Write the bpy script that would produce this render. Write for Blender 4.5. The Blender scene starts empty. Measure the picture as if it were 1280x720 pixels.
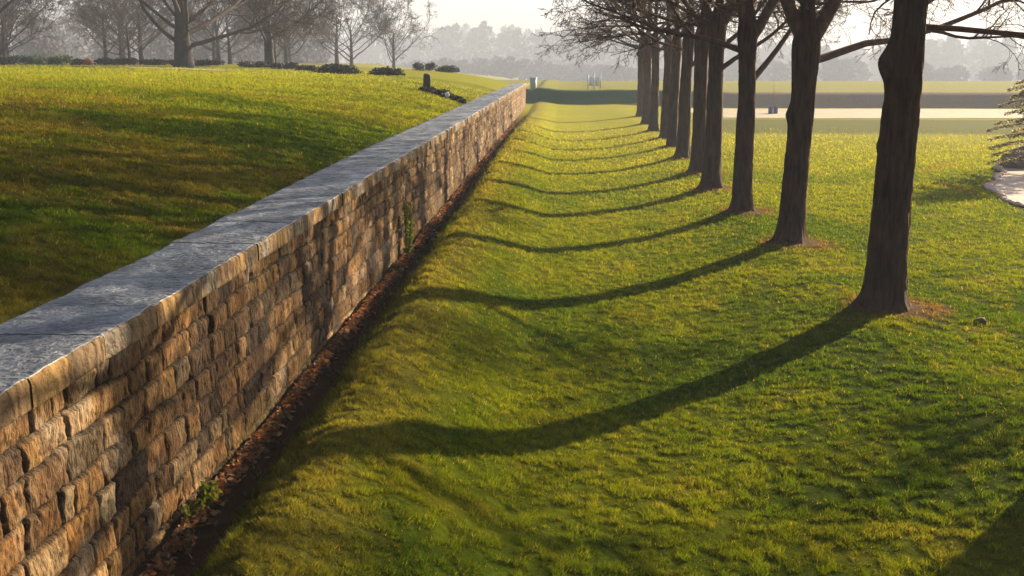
import bpy, math, random
import numpy as np
from math import radians as R, sin, cos, pi

S = bpy.context.scene
BCX, BCY, BR = 49.5, 16.6, 39.6      # gravel bed: a wide round edge
COL = S.collection

# ------------------------------------------------------------------ camera
cam_d = bpy.data.cameras.new('camera'); cam = bpy.data.objects.new('camera', cam_d); COL.objects.link(cam)
cam_d.sensor_width = 36.0; cam_d.lens = 36.0 * 1300 / 1280
cam_d.clip_start = 0.05; cam_d.clip_end = 3000
cam.location = (0, 0, 3.4)
cam.rotation_euler = (R(90 - 12.281), 0, R(2.754))
S.camera = cam

# ------------------------------------------------------------------ light
SUN_EL = 20.0          # degrees above the horizon
SUN_AZ = 42.5          # clockwise from +Y (ahead, to the right)
w = bpy.data.worlds.new('World'); S.world = w; w.use_nodes = True
nt = w.node_tree; bg = nt.nodes['Background']
sky = nt.nodes.new('ShaderNodeTexSky'); sky.sky_type = 'NISHITA'; sky.sun_disc = False
sky.sun_elevation = R(SUN_EL); sky.sun_rotation = R(SUN_AZ)
sky.dust_density = 4.0; sky.air_density = 1.0; sky.ozone_density = 1.0
hs = nt.nodes.new('ShaderNodeHueSaturation'); hs.inputs['Saturation'].default_value = .55
nt.links.new(sky.outputs[0], hs.inputs['Color']); nt.links.new(hs.outputs[0], bg.inputs[0]); bg.inputs[1].default_value = 0.042
sl = bpy.data.lights.new('sun', 'SUN'); sun = bpy.data.objects.new('sun', sl); COL.objects.link(sun)
sl.energy = 5.0; sl.angle = R(0.55); sl.color = (1.0, 0.78, 0.50)
sun.rotation_euler = (R(90 - SUN_EL), 0, R(180 - SUN_AZ) )
S.view_settings.view_transform = 'Standard'; S.view_settings.look = 'None'
S.view_settings.gamma = 1.0; S.view_settings.exposure = 2.1
S.view_settings.use_curve_mapping = False
S.cycles.max_bounces = 6; S.cycles.diffuse_bounces = 2; S.cycles.glossy_bounces = 2
S.cycles.transmission_bounces = 3; S.cycles.transparent_max_bounces = 4; S.cycles.volume_bounces = 0
S.cycles.use_denoising = True
S.cycles.sample_clamp_indirect = 4.0

# ------------------------------------------------------------------ helpers
rng = np.random.default_rng(7)
rnd = random.Random(11)

def _h(ix, iy, s):
    n = (ix.astype(np.int64) * 374761393 + iy.astype(np.int64) * 668265263 + s * 1442695041) & 0xffffffff
    n = ((n ^ (n >> 13)) * 1274126177) & 0xffffffff
    n = (n ^ (n >> 16)) & 0xffffffff
    return n / 4294967295.0
def vn(x, y, s=0):
    x = np.asarray(x, float); y = np.asarray(y, float)
    x, y = np.broadcast_arrays(x, y)
    ix = np.floor(x); iy = np.floor(y); fx = x - ix; fy = y - iy
    fx = fx * fx * (3 - 2 * fx); fy = fy * fy * (3 - 2 * fy)
    a = _h(ix, iy, s); b = _h(ix + 1, iy, s); c = _h(ix, iy + 1, s); d = _h(ix + 1, iy + 1, s)
    return (a * (1 - fx) + b * fx) * (1 - fy) + (c * (1 - fx) + d * fx) * fy
def fbm(x, y, s=0, o=4):
    t = 0; a = 0.5; n = 0
    for k in range(o):
        t = t + a * vn(np.asarray(x) * 2 ** k + 17.3 * k, np.asarray(y) * 2 ** k - 9.1 * k, s + k * 31); n += a; a *= 0.5
    return t / n
def sst(a, b, x):
    t = np.clip((np.asarray(x, float) - a) / (b - a), 0, 1); return t * t * (3 - 2 * t)

def make_mesh(name, V, F, mat, parent=None, col=None, smooth=True, mats=None):
    """V (n,3); F: array (m,k) or list of such arrays; col (n,3) point colours"""
    V = np.asarray(V, np.float32)
    Fs = F if isinstance(F, list) else [F]
    Fs = [np.asarray(f, np.int32) for f in Fs if len(f)]
    me = bpy.data.meshes.new(name)
    me.vertices.add(len(V)); me.vertices.foreach_set('co', V.ravel())
    loops = np.concatenate([f.ravel() for f in Fs])
    tot = np.concatenate([np.full(len(f), f.shape[1], np.int32) for f in Fs])
    start = np.concatenate([[0], np.cumsum(tot)[:-1]]).astype(np.int32)
    me.loops.add(len(loops)); me.loops.foreach_set('vertex_index', loops)
    me.polygons.add(len(tot)); me.polygons.foreach_set('loop_start', start); me.polygons.foreach_set('loop_total', tot)
    me.update(calc_edges=True)
    if smooth: me.polygons.foreach_set('use_smooth', np.ones(len(tot), bool))
    if col is not None:
        at = me.attributes.new('tint', 'FLOAT_COLOR', 'POINT')
        c4 = np.ones((len(V), 4), np.float32); c4[:, :3] = col
        at.data.foreach_set('color', c4.ravel())
    me.materials.append(mat)
    o = bpy.data.objects.new(name, me); COL.objects.link(o)
    if parent: o.parent = parent
    return o
def grid_faces(ny, nx):
    i = np.arange(ny - 1)[:, None] * nx + np.arange(nx - 1)[None]
    return np.stack([i, i + 1, i + nx + 1, i + nx], -1).reshape(-1, 4)
def thing(name, label, cat, loc=(0, 0, 0), group=None, rz=0):
    o = bpy.data.objects.new(name, None); COL.objects.link(o); o.location = loc; o.rotation_euler = (0, 0, rz)
    o.empty_display_size = 0.3
    return tag(o, label, cat, group)
def tag(o, label=None, cat=None, group=None, kind=None):
    if label: o['label'] = label
    if cat: o['category'] = cat
    if group: o['group'] = group
    if kind: o['kind'] = kind
    return o
class MB:
    """collects boxes, tubes and blobs into one mesh"""
    def __init__(s): s.v = []; s.f3 = []; s.f4 = []; s.n = 0; s.c = []
    def add(s, V, f3=None, f4=None, c=None):
        V = np.asarray(V, float)
        if f3 is not None and len(f3): s.f3.append(np.asarray(f3) + s.n)
        if f4 is not None and len(f4): s.f4.append(np.asarray(f4) + s.n)
        s.v.append(V); s.n += len(V)
        s.c.append(np.tile(c if c is not None else (1, 1, 1), (len(V), 1)) if np.ndim(c) < 2 else c)
    def tube(s, P, rad, n=6, c=None, cap=True):
        P = np.asarray(P, float); m = len(P); rad = np.broadcast_to(rad, (m,))
        T = np.gradient(P, axis=0); T /= np.linalg.norm(T, axis=1)[:, None] + 1e-9
        ref = np.array([0.0, 0, 1]) if abs(T[0][2]) < 0.8 else np.array([1.0, 0, 0])
        U = np.cross(T, ref); U /= np.linalg.norm(U, axis=1)[:, None] + 1e-9
        W = np.cross(T, U)
        a = np.arange(n) * 2 * pi / n
        ring = P[:, None] + rad[:, None, None] * (np.cos(a)[None, :, None] * U[:, None] + np.sin(a)[None, :, None] * W[:, None])
        V = ring.reshape(-1, 3)
        i = np.arange(m - 1)[:, None] * n + np.arange(n)[None]; j = np.arange(m - 1)[:, None] * n + (np.arange(n)[None] + 1) % n
        f4 = np.stack([i, j, j + n, i + n], -1).reshape(-1, 4)
        f3 = None
        if cap:
            V = np.vstack([V, P[0], P[-1]])
            k = np.arange(n); k2 = (k + 1) % n
            f3 = np.vstack([np.stack([k2, k, np.full(n, m * n)], 1), np.stack([(m - 1) * n + k, (m - 1) * n + k2, np.full(n, m * n + 1)], 1)])
        s.add(V, f3, f4, c)
    def box(s, lo, hi, c=None, j=0.0):
        x0, y0, z0 = lo; x1, y1, z1 = hi
        V = np.array([(x, y, z) for x in (x0, x1) for y in (y0, y1) for z in (z0, z1)], float)
        if j: V += rng.normal(0, j, V.shape)
        s.add(V, None, [(0, 1, 3, 2), (4, 6, 7, 5), (0, 4, 5, 1), (2, 3, 7, 6), (0, 2, 6, 4), (1, 5, 7, 3)], c)
    def rock(s, p, r, c=None, seed=0, nu=10, nv=7):
        th = np.linspace(0, pi, nv)[:, None]; ph = np.arange(nu)[None] * 2 * pi / nu
        x = np.sin(th) * np.cos(ph); y = np.sin(th) * np.sin(ph); z = np.cos(th) * np.ones_like(ph)
        d = 0.75 + 0.5 * vn(x * 1.7 + seed * 3.1, y * 1.7 + z * 2.3 + seed, seed)
        V = np.stack([x * d * r[0] + p[0], y * d * r[1] + p[1], z * d * r[2] + p[2]], -1).reshape(-1, 3)
        i = np.arange(nv - 1)[:, None] * nu + np.arange(nu)[None]; j = np.arange(nv - 1)[:, None] * nu + (np.arange(nu)[None] + 1) % nu
        s.add(V, None, np.stack([i, i + nu, j + nu, j], -1).reshape(-1, 4), c)
    def build(s, name, mat, parent=None, smooth=True, col=True):
        V = np.vstack(s.v); F = []
        if s.f3: F.append(np.vstack(s.f3))
        if s.f4: F.append(np.vstack(s.f4))
        return make_mesh(name, V, F, mat, parent, np.vstack(s.c) if col else None, smooth)

def leaf_tris(P, size, flat=0.0, aspect=0.5):
    """a triangle pair (quad) of random orientation at each P"""
    n = len(P); size = np.broadcast_to(size, (n,))[:, None]
    a = rng.normal(size=(n, 3)); a[:, 2] *= (1 - flat); a /= np.linalg.norm(a, axis=1)[:, None]
    b = rng.normal(size=(n, 3)); b[:, 2] *= (1 - flat); b -= (a * b).sum(1)[:, None] * a; b /= np.linalg.norm(b, axis=1)[:, None]
    b = b * aspect
    V = np.stack([P - a * size, P + b * size * .9 , P + a * size, P - b * size], 1).reshape(-1, 3)
    F = (np.arange(n) * 4)[:, None] + np.arange(4)[None]
    return V, F

# ------------------------------------------------------------------ materials
def mat_new(name):
    m = bpy.data.materials.new(name); m.use_nodes = True
    nt = m.node_tree; b = nt.nodes['Principled BSDF']; return m, nt, b
def N(nt, t, **k):
    n = nt.nodes.new(t)
    for a, v in k.items():
        if a in n.inputs: n.inputs[a].default_value = v
        else: setattr(n, a, v)
    return n
def mixc(nt, a, b, fac, mode='MIX'):
    m = nt.nodes.new('ShaderNodeMix'); m.data_type = 'RGBA'; m.blend_type = mode
    for sock, v in ((m.inputs[6], a), (m.inputs[7], b), (m.inputs[0], fac)):
        if isinstance(v, bpy.types.NodeSocket): nt.links.new(v, sock)
        elif isinstance(v, (int, float)): sock.default_value = v
        else: sock.default_value = (*v, 1)
    return m.outputs[2]
def noise_fac(nt, scale, lo=0.35, hi=0.65, detail=4, vec=None, rough=.6, stretch=None):
    n = N(nt, 'ShaderNodeTexNoise', Scale=scale, Detail=detail, Roughness=rough)
    if vec is None:
        g = nt.nodes.new('ShaderNodeNewGeometry'); vec = g.outputs['Position']
    if stretch:
        mp = nt.nodes.new('ShaderNodeMapping'); mp.inputs['Scale'].default_value = stretch
        nt.links.new(vec, mp.inputs[0]); vec = mp.outputs[0]
    nt.links.new(vec, n.inputs['Vector'])
    r = nt.nodes.new('ShaderNodeMapRange'); r.inputs[1].default_value = lo; r.inputs[2].default_value = hi
    nt.links.new(n.outputs[0], r.inputs[0]); return r.outputs[0]
def tint(nt):
    a = nt.nodes.new('ShaderNodeAttribute'); a.attribute_name = 'tint'; return a.outputs['Color']
def bump(nt, b, h, strength, dist):
    bn = nt.nodes.new('ShaderNodeBump'); bn.inputs['Strength'].default_value = strength; bn.inputs['Distance'].default_value = dist
    nt.links.new(h, bn.inputs['Height']); nt.links.new(bn.outputs[0], b.inputs['Normal'])

def simple_mat(name, c1, c2, scale=6, rough=.85, bs=.4, bd=.01, use_tint=False, spec=.3, stretch=None):
    m, nt, b = mat_new(name)
    c = mixc(nt, c1, c2, noise_fac(nt, scale, stretch=stretch))
    if use_tint: c = mixc(nt, c, tint(nt), 1.0, 'MULTIPLY')
    nt.links.new(c, b.inputs['Base Color']); b.inputs['Roughness'].default_value = rough
    b.inputs['Specular IOR Level'].default_value = spec
    bump(nt, b, noise_fac(nt, scale * 4, 0, 1, stretch=stretch), bs, bd)
    return m
def leafy_mat(name, use=(1, 1, 1), trans=.45, rough=.6, spec=.25, tcol=(1.6, 1.5, .7)):
    """thin leaves or blades: colour from the tint attribute, light comes through"""
    m, nt, b = mat_new(name)
    c = mixc(nt, tint(nt), use, 1.0, 'MULTIPLY')
    nt.links.new(c, b.inputs['Base Color']); b.inputs['Roughness'].default_value = rough
    b.inputs['Specular IOR Level'].default_value = spec
    t = nt.nodes.new('ShaderNodeBsdfTranslucent'); tc = mixc(nt, c, tcol, 1.0, 'MULTIPLY'); nt.links.new(tc, t.inputs[0])
    mx = nt.nodes.new('ShaderNodeMixShader'); mx.inputs[0].default_value = trans
    nt.links.new(b.outputs[0], mx.inputs[1]); nt.links.new(t.outputs[0], mx.inputs[2])
    nt.links.new(mx.outputs[0], nt.nodes['Material Output'].inputs[0])
    return m

M = {}
M['bark'] = simple_mat('bark', (.036, .021, .013), (.095, .056, .034), 14, .9, 1.0, .06, stretch=(1, 1, .18), spec=.15)
M['bark_far'] = simple_mat('bark_far', (.03, .027, .027), (.055, .05, .047), 3, .9, .3, .02, spec=.1)
M['twig'] = simple_mat('twig', (.05, .030, .023), (.10, .06, .045), 9, .8, .1, .005, spec=.2)
M['twig_far'] = simple_mat('twig_far', (.05, .043, .043), (.08, .065, .062), 2, .9, .0, .005, spec=.1)
M['blade'] = leafy_mat('grass_blade', trans=.5, spec=.06, rough=.8, tcol=(1.9, 1.75, .6))
M['leaf'] = leafy_mat('evergreen_leaf', trans=.3)
M['dry_leaf'] = leafy_mat('dry_leaf', trans=.3, rough=.7, tcol=(1.4, .9, .5))
M['dark_stone'] = simple_mat('dark_stone', (.02, .02, .022), (.05, .048, .045), 9, .7, .4, .01)
M['rock'] = simple_mat('pale_rock', (.25, .25, .25), (.4, .39, .37), 5, .9, .6, .03, use_tint=True)
M['paint'] = simple_mat('painted_metal', (.75, .75, .75), (.85, .85, .85), 3, .5, .05, .002, use_tint=True)
M['gravel'] = simple_mat('pale_gravel', (.34, .28, .26), (.50, .42, .40), 22, .95, .8, .02)
M['path'] = simple_mat('pale_path', (.17, .15, .105), (.24, .215, .155), .8, .95, .3, .02)

# ground: tint attribute + fine variation
m, nt, b = mat_new('grass_ground')
f1 = noise_fac(nt, 11, .35, .7, 5); f2 = noise_fac(nt, 1.3, .35, .65, 4)
c = mixc(nt, tint(nt), (.62, .66, .55), f1, 'MULTIPLY'); c = mixc(nt, c, (1.15, 1.0, .85), f2, 'MULTIPLY')
nt.links.new(c, b.inputs['Base Color']); b.inputs['Roughness'].default_value = 1.0; b.inputs['Specular IOR Level'].default_value = .02
bump(nt, b, noise_fac(nt, 16, 0, 1, 6), .7, .05)
M['ground'] = m

# wall stone
m, nt, b = mat_new('wall_stone')
st = noise_fac(nt, 24, .3, .7, 5, stretch=(1, 1, .25)); blot = noise_fac(nt, 3.2, .45, .62, 5); fine = noise_fac(nt, 60, .3, .7, 3)
c = mixc(nt, tint(nt), (.40, .34, .28), st, 'MULTIPLY')
c = mixc(nt, c, (.30, .26, .24), noise_fac(nt, 11, .52, .66, 6), 'MULTIPLY')
c = mixc(nt, c, (.95, .80, .62), blot, 'MULTIPLY')
c = mixc(nt, c, (1.5, 1.42, 1.3), fine, 'MULTIPLY')
nt.links.new(c, b.inputs['Base Color']); b.inputs['Roughness'].default_value = .9; b.inputs['Specular IOR Level'].default_value = .2
hh = mixc(nt, (0, 0, 0), (1, 1, 1), noise_fac(nt, 30, .2, .8, 6, stretch=(1, 1.3, .45)))
bump(nt, b, hh, 1.0, .03)
M['wall'] = m
# coping stone: damp, grey with the sky's reflection painted in as blue, rippled and partly polished by wear
m, nt, b = mat_new('coping_stone')
wv = N(nt, 'ShaderNodeTexWave', Scale=2.6, Distortion=9.0, Detail=5.0)
wv.inputs['Detail Scale'].default_value = 1.6
g = nt.nodes.new('ShaderNodeNewGeometry'); mp = nt.nodes.new('ShaderNodeMapping'); mp.inputs['Rotation'].default_value = (0, 0, R(62)); mp.inputs['Scale'].default_value = (1.6, 1, 1)
nt.links.new(g.outputs['Position'], mp.inputs[0]); nt.links.new(mp.outputs[0], wv.inputs['Vector'])
blot = noise_fac(nt, 1.6, .45, .62, 6, stretch=(1.6, .8, 1)); fine = noise_fac(nt, 14, .3, .7, 6)
c = mixc(nt, (.035, .045, .075), (.09, .11, .155), fine)
c = mixc(nt, c, (.22, .25, .31), mixc(nt, (0, 0, 0), blot, .7))
c = mixc(nt, c, tint(nt), 1.0, 'MULTIPLY')
sp = nt.nodes.new('ShaderNodeSeparateColor'); nt.links.new(tint(nt), sp.inputs[0])
df = N(nt, 'ShaderNodeMath', operation='SUBTRACT'); nt.links.new(sp.outputs[0], df.inputs[0]); nt.links.new(sp.outputs[2], df.inputs[1])
mk = N(nt, 'ShaderNodeMath', operation='MULTIPLY', use_clamp=True); nt.links.new(df.outputs[0], mk.inputs[0]); mk.inputs[1].default_value = 12.0
fcol = mixc(nt, tint(nt), (.45, .42, .40), noise_fac(nt, 7, .42, .7, 6, stretch=(1, 1, .4)), 'MULTIPLY')
c = mixc(nt, c, fcol, mk.outputs[0])
nt.links.new(c, b.inputs['Base Color'])
rr = nt.nodes.new('ShaderNodeMapRange'); rr.inputs[3].default_value = .30; rr.inputs[4].default_value = .7
nt.links.new(noise_fac(nt, 5, .35, .65, 5), rr.inputs[0]); rm = nt.nodes.new('ShaderNodeMath'); rm.operation = 'MAXIMUM'; nt.links.new(rr.outputs[0], rm.inputs[0]); nt.links.new(mk.outputs[0], rm.inputs[1]); nt.links.new(rm.outputs[0], b.inputs['Roughness'])
hm = mixc(nt, wv.outputs['Color'], noise_fac(nt, 18, .2, .8, 6), .55)
bump(nt, b, hm, .9, .035)
M['coping'] = m

# ------------------------------------------------------------------ terrain
_px = np.array([-60, -3.6, -2.9, -2.55, -2.34, -2.14, -1.85, -1.25, -.4, .5, 1.8, 3.0, 4.2, 5.6, 7.5, 12, 1000])
_pz = np.array([.1, .1, .08, .06, .09, .36, .51, .32, -.04, -.15, -.19, -.10, .02, -.03, -.02, 0, 0])
_tx = np.linspace(-60, 1000, 106001); _tz = np.interp(_tx, _px, _pz)
_k = np.exp(-np.linspace(-3, 3, 41) ** 2 / 2); _k /= _k.sum(); _tz = np.convolve(np.pad(_tz, 20, 'edge'), _k, 'valid')
TREES = [(4.85, 8.85), (4.52, 14.4), (4.36, 19.8), (4.12, 23.9), (4.05, 28.4), (4.23, 32.6), (4.32, 37.7),
         (4.45, 42.6), (4.58, 47.3), (4.5, 52.2), (4.62, 58.2), (4.9, 66.6)]
def terrace(X, Y):
    yb = 86.7 - 6.7 * sst(5, 13, X)
    return 1.12 * sst(0, 1.0, (Y - yb) / 1.9)
def field(X, Y):
    sh = .10 * (fbm(Y * .35, Y * 0 + 3.0, 5, 2) - .5)
    z = np.interp(X + sh * np.exp(-((X + 1.7) / 1.0) ** 2) * 2, _tx, _tz)
    z = z + np.exp(-((X + 1.75) / .4) ** 2) * .12 * (fbm(Y * .55, Y * 0, 9, 3) - .5)
    fade = 1 - sst(40, 78, Y)
    z = z * (.35 + .65 * fade)
    z = z + terrace(X, Y)
    return z
def cap_back(Y):      # back edge of the coping
    return -3.50 - .26 * sst(5, 22, Y) - .14 * sst(22, 50, Y)
def bank(X, Y):
    t = np.maximum(-3.6 - X, 0)
    zp = np.minimum(2.58 + .028 * (-X), 3.2)
    z = 1.745 + (zp - 1.745) * (1 - np.exp(-(t / 3.0) ** 1.15))
    z = z + .10 * (fbm(X * .3, Y * .25, 21, 2) - .5) * sst(0, 3, t) * (1 - sst(25, 50, Y))
    e = 1 - sst(79, 84, Y) * (1 - sst(9, 25, -X))
    return z * e + (.1 + terrace(X, Y)) * (1 - e)
def hgt(X, Y, rough=True):
    X = np.asarray(X, float); Y = np.asarray(Y, float)
    z = np.where(X > -3.35, field(X, Y), bank(X, Y))
    z = z - .0200 * np.maximum(Y - 127, 0) * sst(120, 145, Y)      # beyond the far lawn the land falls away
    if rough:
        k = 1 / (1 + (Y / 60.0) ** 2)
        z = z + (.046 * (fbm(X * .9, Y * .9, 40, 3) - .5) + .036 * (fbm(X * 5, Y * 5, 44, 4) - .5)) * k * sst(BR + .1, BR + .9, np.hypot(X - BCX, Y - BCY)) * sst(-1.0, 1.0, np.where(X > -3.35, X + 3.35, -3.6 - X) * 3 - .5)
        for tx, ty in TREES:
            r = np.hypot(X - tx, Y - ty); z = z + .07 * np.exp(-(r / .75) ** 2)
    return z

def ground_color(X, Y, blades=False):
    X = np.asarray(X, float); Y = np.asarray(Y, float)
    n1 = fbm(X * .22, Y * .22, 60, 4); n2 = fbm(X * 1.1, Y * 1.1, 64, 3); n3 = fbm(X * 3.5, Y * 3.5, 66, 2)
    green = np.array([.047, .082, .003]); lime = np.array([.098, .124, .004]); straw = np.array([.20, .140, .045]); brown = np.array([.095, .05, .022])
    a = sst(.38, .62, n1 * .6 + n2 * .4)[..., None]
    c = green * (1 - a) + lime * a
    d = sst(.56, .74, n2 * .5 + n3 * .5)[..., None] * .22
    c = c * (1 - d) + straw * d
    # far lawn is paler and yellower
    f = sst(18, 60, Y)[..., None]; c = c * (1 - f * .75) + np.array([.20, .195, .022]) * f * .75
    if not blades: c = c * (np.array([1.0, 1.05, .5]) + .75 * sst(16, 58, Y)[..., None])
    # embankment: brown, thin turf; branch shade painted in low down and near the viewer
    L = (X < -3.3)
    bb = sst(.40, .60, n1 * .45 + n2 * .35 + n3 * .2 + .11 * sst(15, 6, Y) + .05 * sst(-9, -4, X) - .12 * sst(12, 24, Y))[..., None] * L[..., None]
    c = c * (1 - bb * .5) + (brown * .6 + straw * .25) * bb * .5
    gg = sst(20, 32, Y)[..., None] * L[..., None]; c = c * (1 - gg * .5) + np.array([.14, .17, .010]) * gg * .5
    c = c * (.59 + .14 * sst(9, 34, Y)[..., None])  # nearer turf darker: vignetting put into the colour
    # bare rings under the trees
    for tx, ty in TREES:
        r = np.hypot((X - tx - .15), (Y - ty) * .8) + .35 * (n3 - .5) + .5 * (n2 - .5)
        k = (1 - sst(.42, .85, r))[..., None]; c = c * (1 - k * .85) + np.array([.075, .043, .028]) * k * .85
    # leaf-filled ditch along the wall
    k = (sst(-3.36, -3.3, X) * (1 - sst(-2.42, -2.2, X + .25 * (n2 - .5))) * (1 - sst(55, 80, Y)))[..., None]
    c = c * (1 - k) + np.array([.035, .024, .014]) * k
    k = (sst(-2.3, -1.9, X) * (1 - sst(-1.7, -1.0, X + .6 * (n2 - .5))) * L.astype(float).__rsub__(1))[..., None] * .4
    c = c * (1 - k) + np.array([.13, .10, .03]) * k
    # curved worn track
    r = np.abs(np.hypot((X - 14.4) / 1.0, (Y - 29.0) / 2.1) - 3.6)
    k = ((1 - sst(.05, .32, r)) * sst(.35, .55, n2) * (X < 13.4) * (X > 9))[..., None] * .55
    c = c * (1 - k) + np.array([.10, .065, .025]) * k
    # cast shade painted as a grey-green strip beyond the lawn, and grey dormant cover on the terrace bank to the right
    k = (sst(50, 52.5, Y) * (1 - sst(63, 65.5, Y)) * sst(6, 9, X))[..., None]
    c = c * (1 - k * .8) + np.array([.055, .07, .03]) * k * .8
    yb = 86.7 - 6.7 * sst(5, 13, X)
    k = (sst(-.3, .3, Y - yb) * (1 - sst(2.0, 2.6, Y - yb)))[..., None]
    rt = sst(7, 12, X)[..., None]
    c = c * (1 - k) + k * (np.array([.02, .065, .035]) * (1 - rt) + np.array([.25, .21, .185]) * rt)
    k = (sst(2.2, 3, Y - yb) * (X > -60))[..., None]; c = c * (1 - k) + k * np.array([.17, .18, .05])
    return c

ys = [-12.0]
while ys[-1] < 970: ys.append(ys[-1] + max(.045 if ys[-1] > 4 else .35, .0075 * ys[-1]))
ys = np.array(ys)
xl = [-3.7]
while xl[-1] > -960: xl.append(xl[-1] - (.09 if xl[-1] > -11 else max(.09, .045 * (-xl[-1] - 9))))
xr = [-3.3]
while xr[-1] < 960: xr.append(xr[-1] + (.05 if xr[-1] < -1.0 else (.09 if xr[-1] < 9 else max(.09, .04 * (xr[-1] - 7)))))
xs = np.array(sorted(xl) + [-3.36, -3.34] + xr)
GX, GY = np.meshgrid(xs, ys)
GZ = hgt(GX, GY)
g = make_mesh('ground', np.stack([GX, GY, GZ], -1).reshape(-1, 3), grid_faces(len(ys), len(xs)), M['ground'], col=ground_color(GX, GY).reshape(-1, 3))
tag(g, 'rolling mown lawn with a raised bank behind the stone wall', 'ground', kind='structure')

def sheet(name, X, Y, mat, label, cat, dz=.006):
    Z = hgt(X, Y) + dz
    o = make_mesh(name, np.stack([X, Y, Z], -1).reshape(-1, 3), grid_faces(*X.shape), mat)
    return tag(o, label, cat, kind='structure')
# pale path across the lawn, ends behind the tree row
X, Y = np.meshgrid(np.linspace(8.7, 140, 90), np.linspace(0, 1, 14)); Y = 65.5 + Y * (78.6 - 65.5) + .35 * np.sin(X * .3)
sheet('path', X, Y, M['path'], 'pale path crossing the lawn beyond the tree row', 'path', .02)
X, Y = np.meshgrid(np.linspace(-75, -15, 80), np.linspace(0, 1, 6)); Y = 47 + Y * 3.2 - .10 * (X + 30)
sheet('path', X, Y, M['path'], 'thin pale path along the top of the bank', 'path', .03)

# ------------------------------------------------------------------ haze (air)
hz, nt, b = mat_new('haze'); nt.nodes.remove(b)
pv = nt.nodes.new('ShaderNodeVolumePrincipled'); pv.inputs['Density'].default_value = .0013; pv.inputs['Color'].default_value = (.68, .79, 1, 1)
pv.inputs['Anisotropy'].default_value = .0
nt.links.new(pv.outputs[0], nt.nodes['Material Output'].inputs['Volume'])
mb = MB(); mb.box((-1000, -20, -15), (1000, 1000, 55)); o = mb.build('haze', hz, smooth=False, col=False)
tag(o, 'morning haze over the lawn and far woods', 'haze', kind='stuff')

# ------------------------------------------------------------------ wall
FX = -2.80
wall = thing('stone_wall', 'long rubble stone retaining wall with flat grey coping', 'wall', (0, 0, 0))
zb = np.array([-.14, .12, .35, .55, .80, 1.01, 1.24, 1.43, 1.76])
joints = []
for k in range(len(zb) - 1):
    j = [1.0 + .5 * rnd.random()]
    while j[-1] < 86: j.append(j[-1] + rnd.uniform(.20, .54) * (1 if rnd.random() < .7 else .6))
    joints.append(np.array(j))
yy = [2.0]
while yy[-1] < 80.5: yy.append(yy[-1] + max(.011, .0021 * yy[-1]))
yy = np.array(yy); zz = np.linspace(-.05, 1.66, 120)
WY, WZ = np.meshgrid(yy, zz)
wz = WZ + .07 * (fbm(WY * .9, WZ * .7, 70, 2) - .5) + .03 * (fbm(WY * 5, WZ * 5, 71, 2) - .5)
kk = np.clip(np.searchsorted(zb, wz) - 1, 0, len(zb) - 2)
wy = WY + .05 * (fbm(WY * 4, WZ * 4, 72, 2) - .5)
du = np.zeros_like(WY); sid = np.zeros(WY.shape, int); cen = np.zeros_like(WY)
for k in range(len(zb) - 1):
    mk = kk == k; j = joints[k]; a = np.clip(np.searchsorted(j, wy[mk]) - 1, 0, len(j) - 2)
    du[mk] = np.minimum(wy[mk] - j[a], j[a + 1] - wy[mk]); sid[mk] = k * 1000 + a; cen[mk] = (wy[mk] - (j[a] + j[a + 1]) / 2)
dv = np.minimum(wz - zb[kk], zb[kk + 1] - wz)
e = np.minimum(du, dv) - .010 * fbm(WY * 18, WZ * 18, 73, 2)
sr = lambda s: _h(sid.astype(float), sid.astype(float) * 0 + s, 99)
prof = sst(-.001, .012, e)
hgtw = prof * (.022 + .020 * sr(1) + .005 * sst(0, .08, e)) + prof * (cen * (sr(2) - .5) * .045 + (wz - zb[kk] - .12) * (sr(3) - .5) * .05)
hgtw += .030 * (fbm(WY * 9, WZ * 6, 74, 5) - .5) * (.3 + prof) + .030 * (fbm(WY * 34, WZ * 16, 76, 4) - .5)
hgtw += .05 * (fbm(WY * .35, WZ * .5, 78, 2) - .5)
WX = FX - .05 + hgtw
pal = np.array([[.34, .24, .12], [.27, .185, .10], [.20, .145, .10], [.40, .29, .16], [.15, .12, .10], [.46, .38, .27], [.26, .23, .19], [.56, .50, .40]])
pw = np.cumsum([.2, .2, .16, .16, .1, .08, .07, .03])
cs = pal[np.clip(np.searchsorted(pw, sr(5)), 0, 7)] * np.array([.59, .515, .40]) * (.60 + .75 * sr(6))[..., None]
k = (1 - sst(.0, .022, e))[..., None]; cs = cs * (1 - k * .9) + np.array([.030, .022, .016]) * k * .9
k = (sst(.62, .75, fbm(WY * 1.8, WZ * 2.2, 80, 4)))[..., None] * .5; cs = cs * (1 - k) + np.array([.40, .35, .28]) * k      # pale lime bloom
k = (sst(.45, .0, WZ) * sst(.45, .65, fbm(WY * 1.5, WZ * 3, 83, 3)))[..., None] * .5; cs = cs * (1 - k) + np.array([.10, .10, .03]) * k  # moss at the foot
k = (sst(.50, .64, fbm(WY * 1.6, WZ * .35, 84, 4)) * sst(-.2, 1.2, WZ))[..., None] * .8; cs = cs * (1 - k) + cs * np.array([.42, .40, .40]) * k   # run-off stains
V = np.stack([WX, WY, WZ], -1).reshape(-1, 3)
make_mesh('stone_face', V, grid_faces(len(zz), len(yy))[:, ::-1], M['wall'], wall, cs.reshape(-1, 3))
mb = MB(); mb.box((-3.4, 2.0, -.3), (FX - .09, 80.4, 1.64), c=(.3, .22, .14)); mb.build('wall_core', M['wall'], wall, smooth=False)
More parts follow.
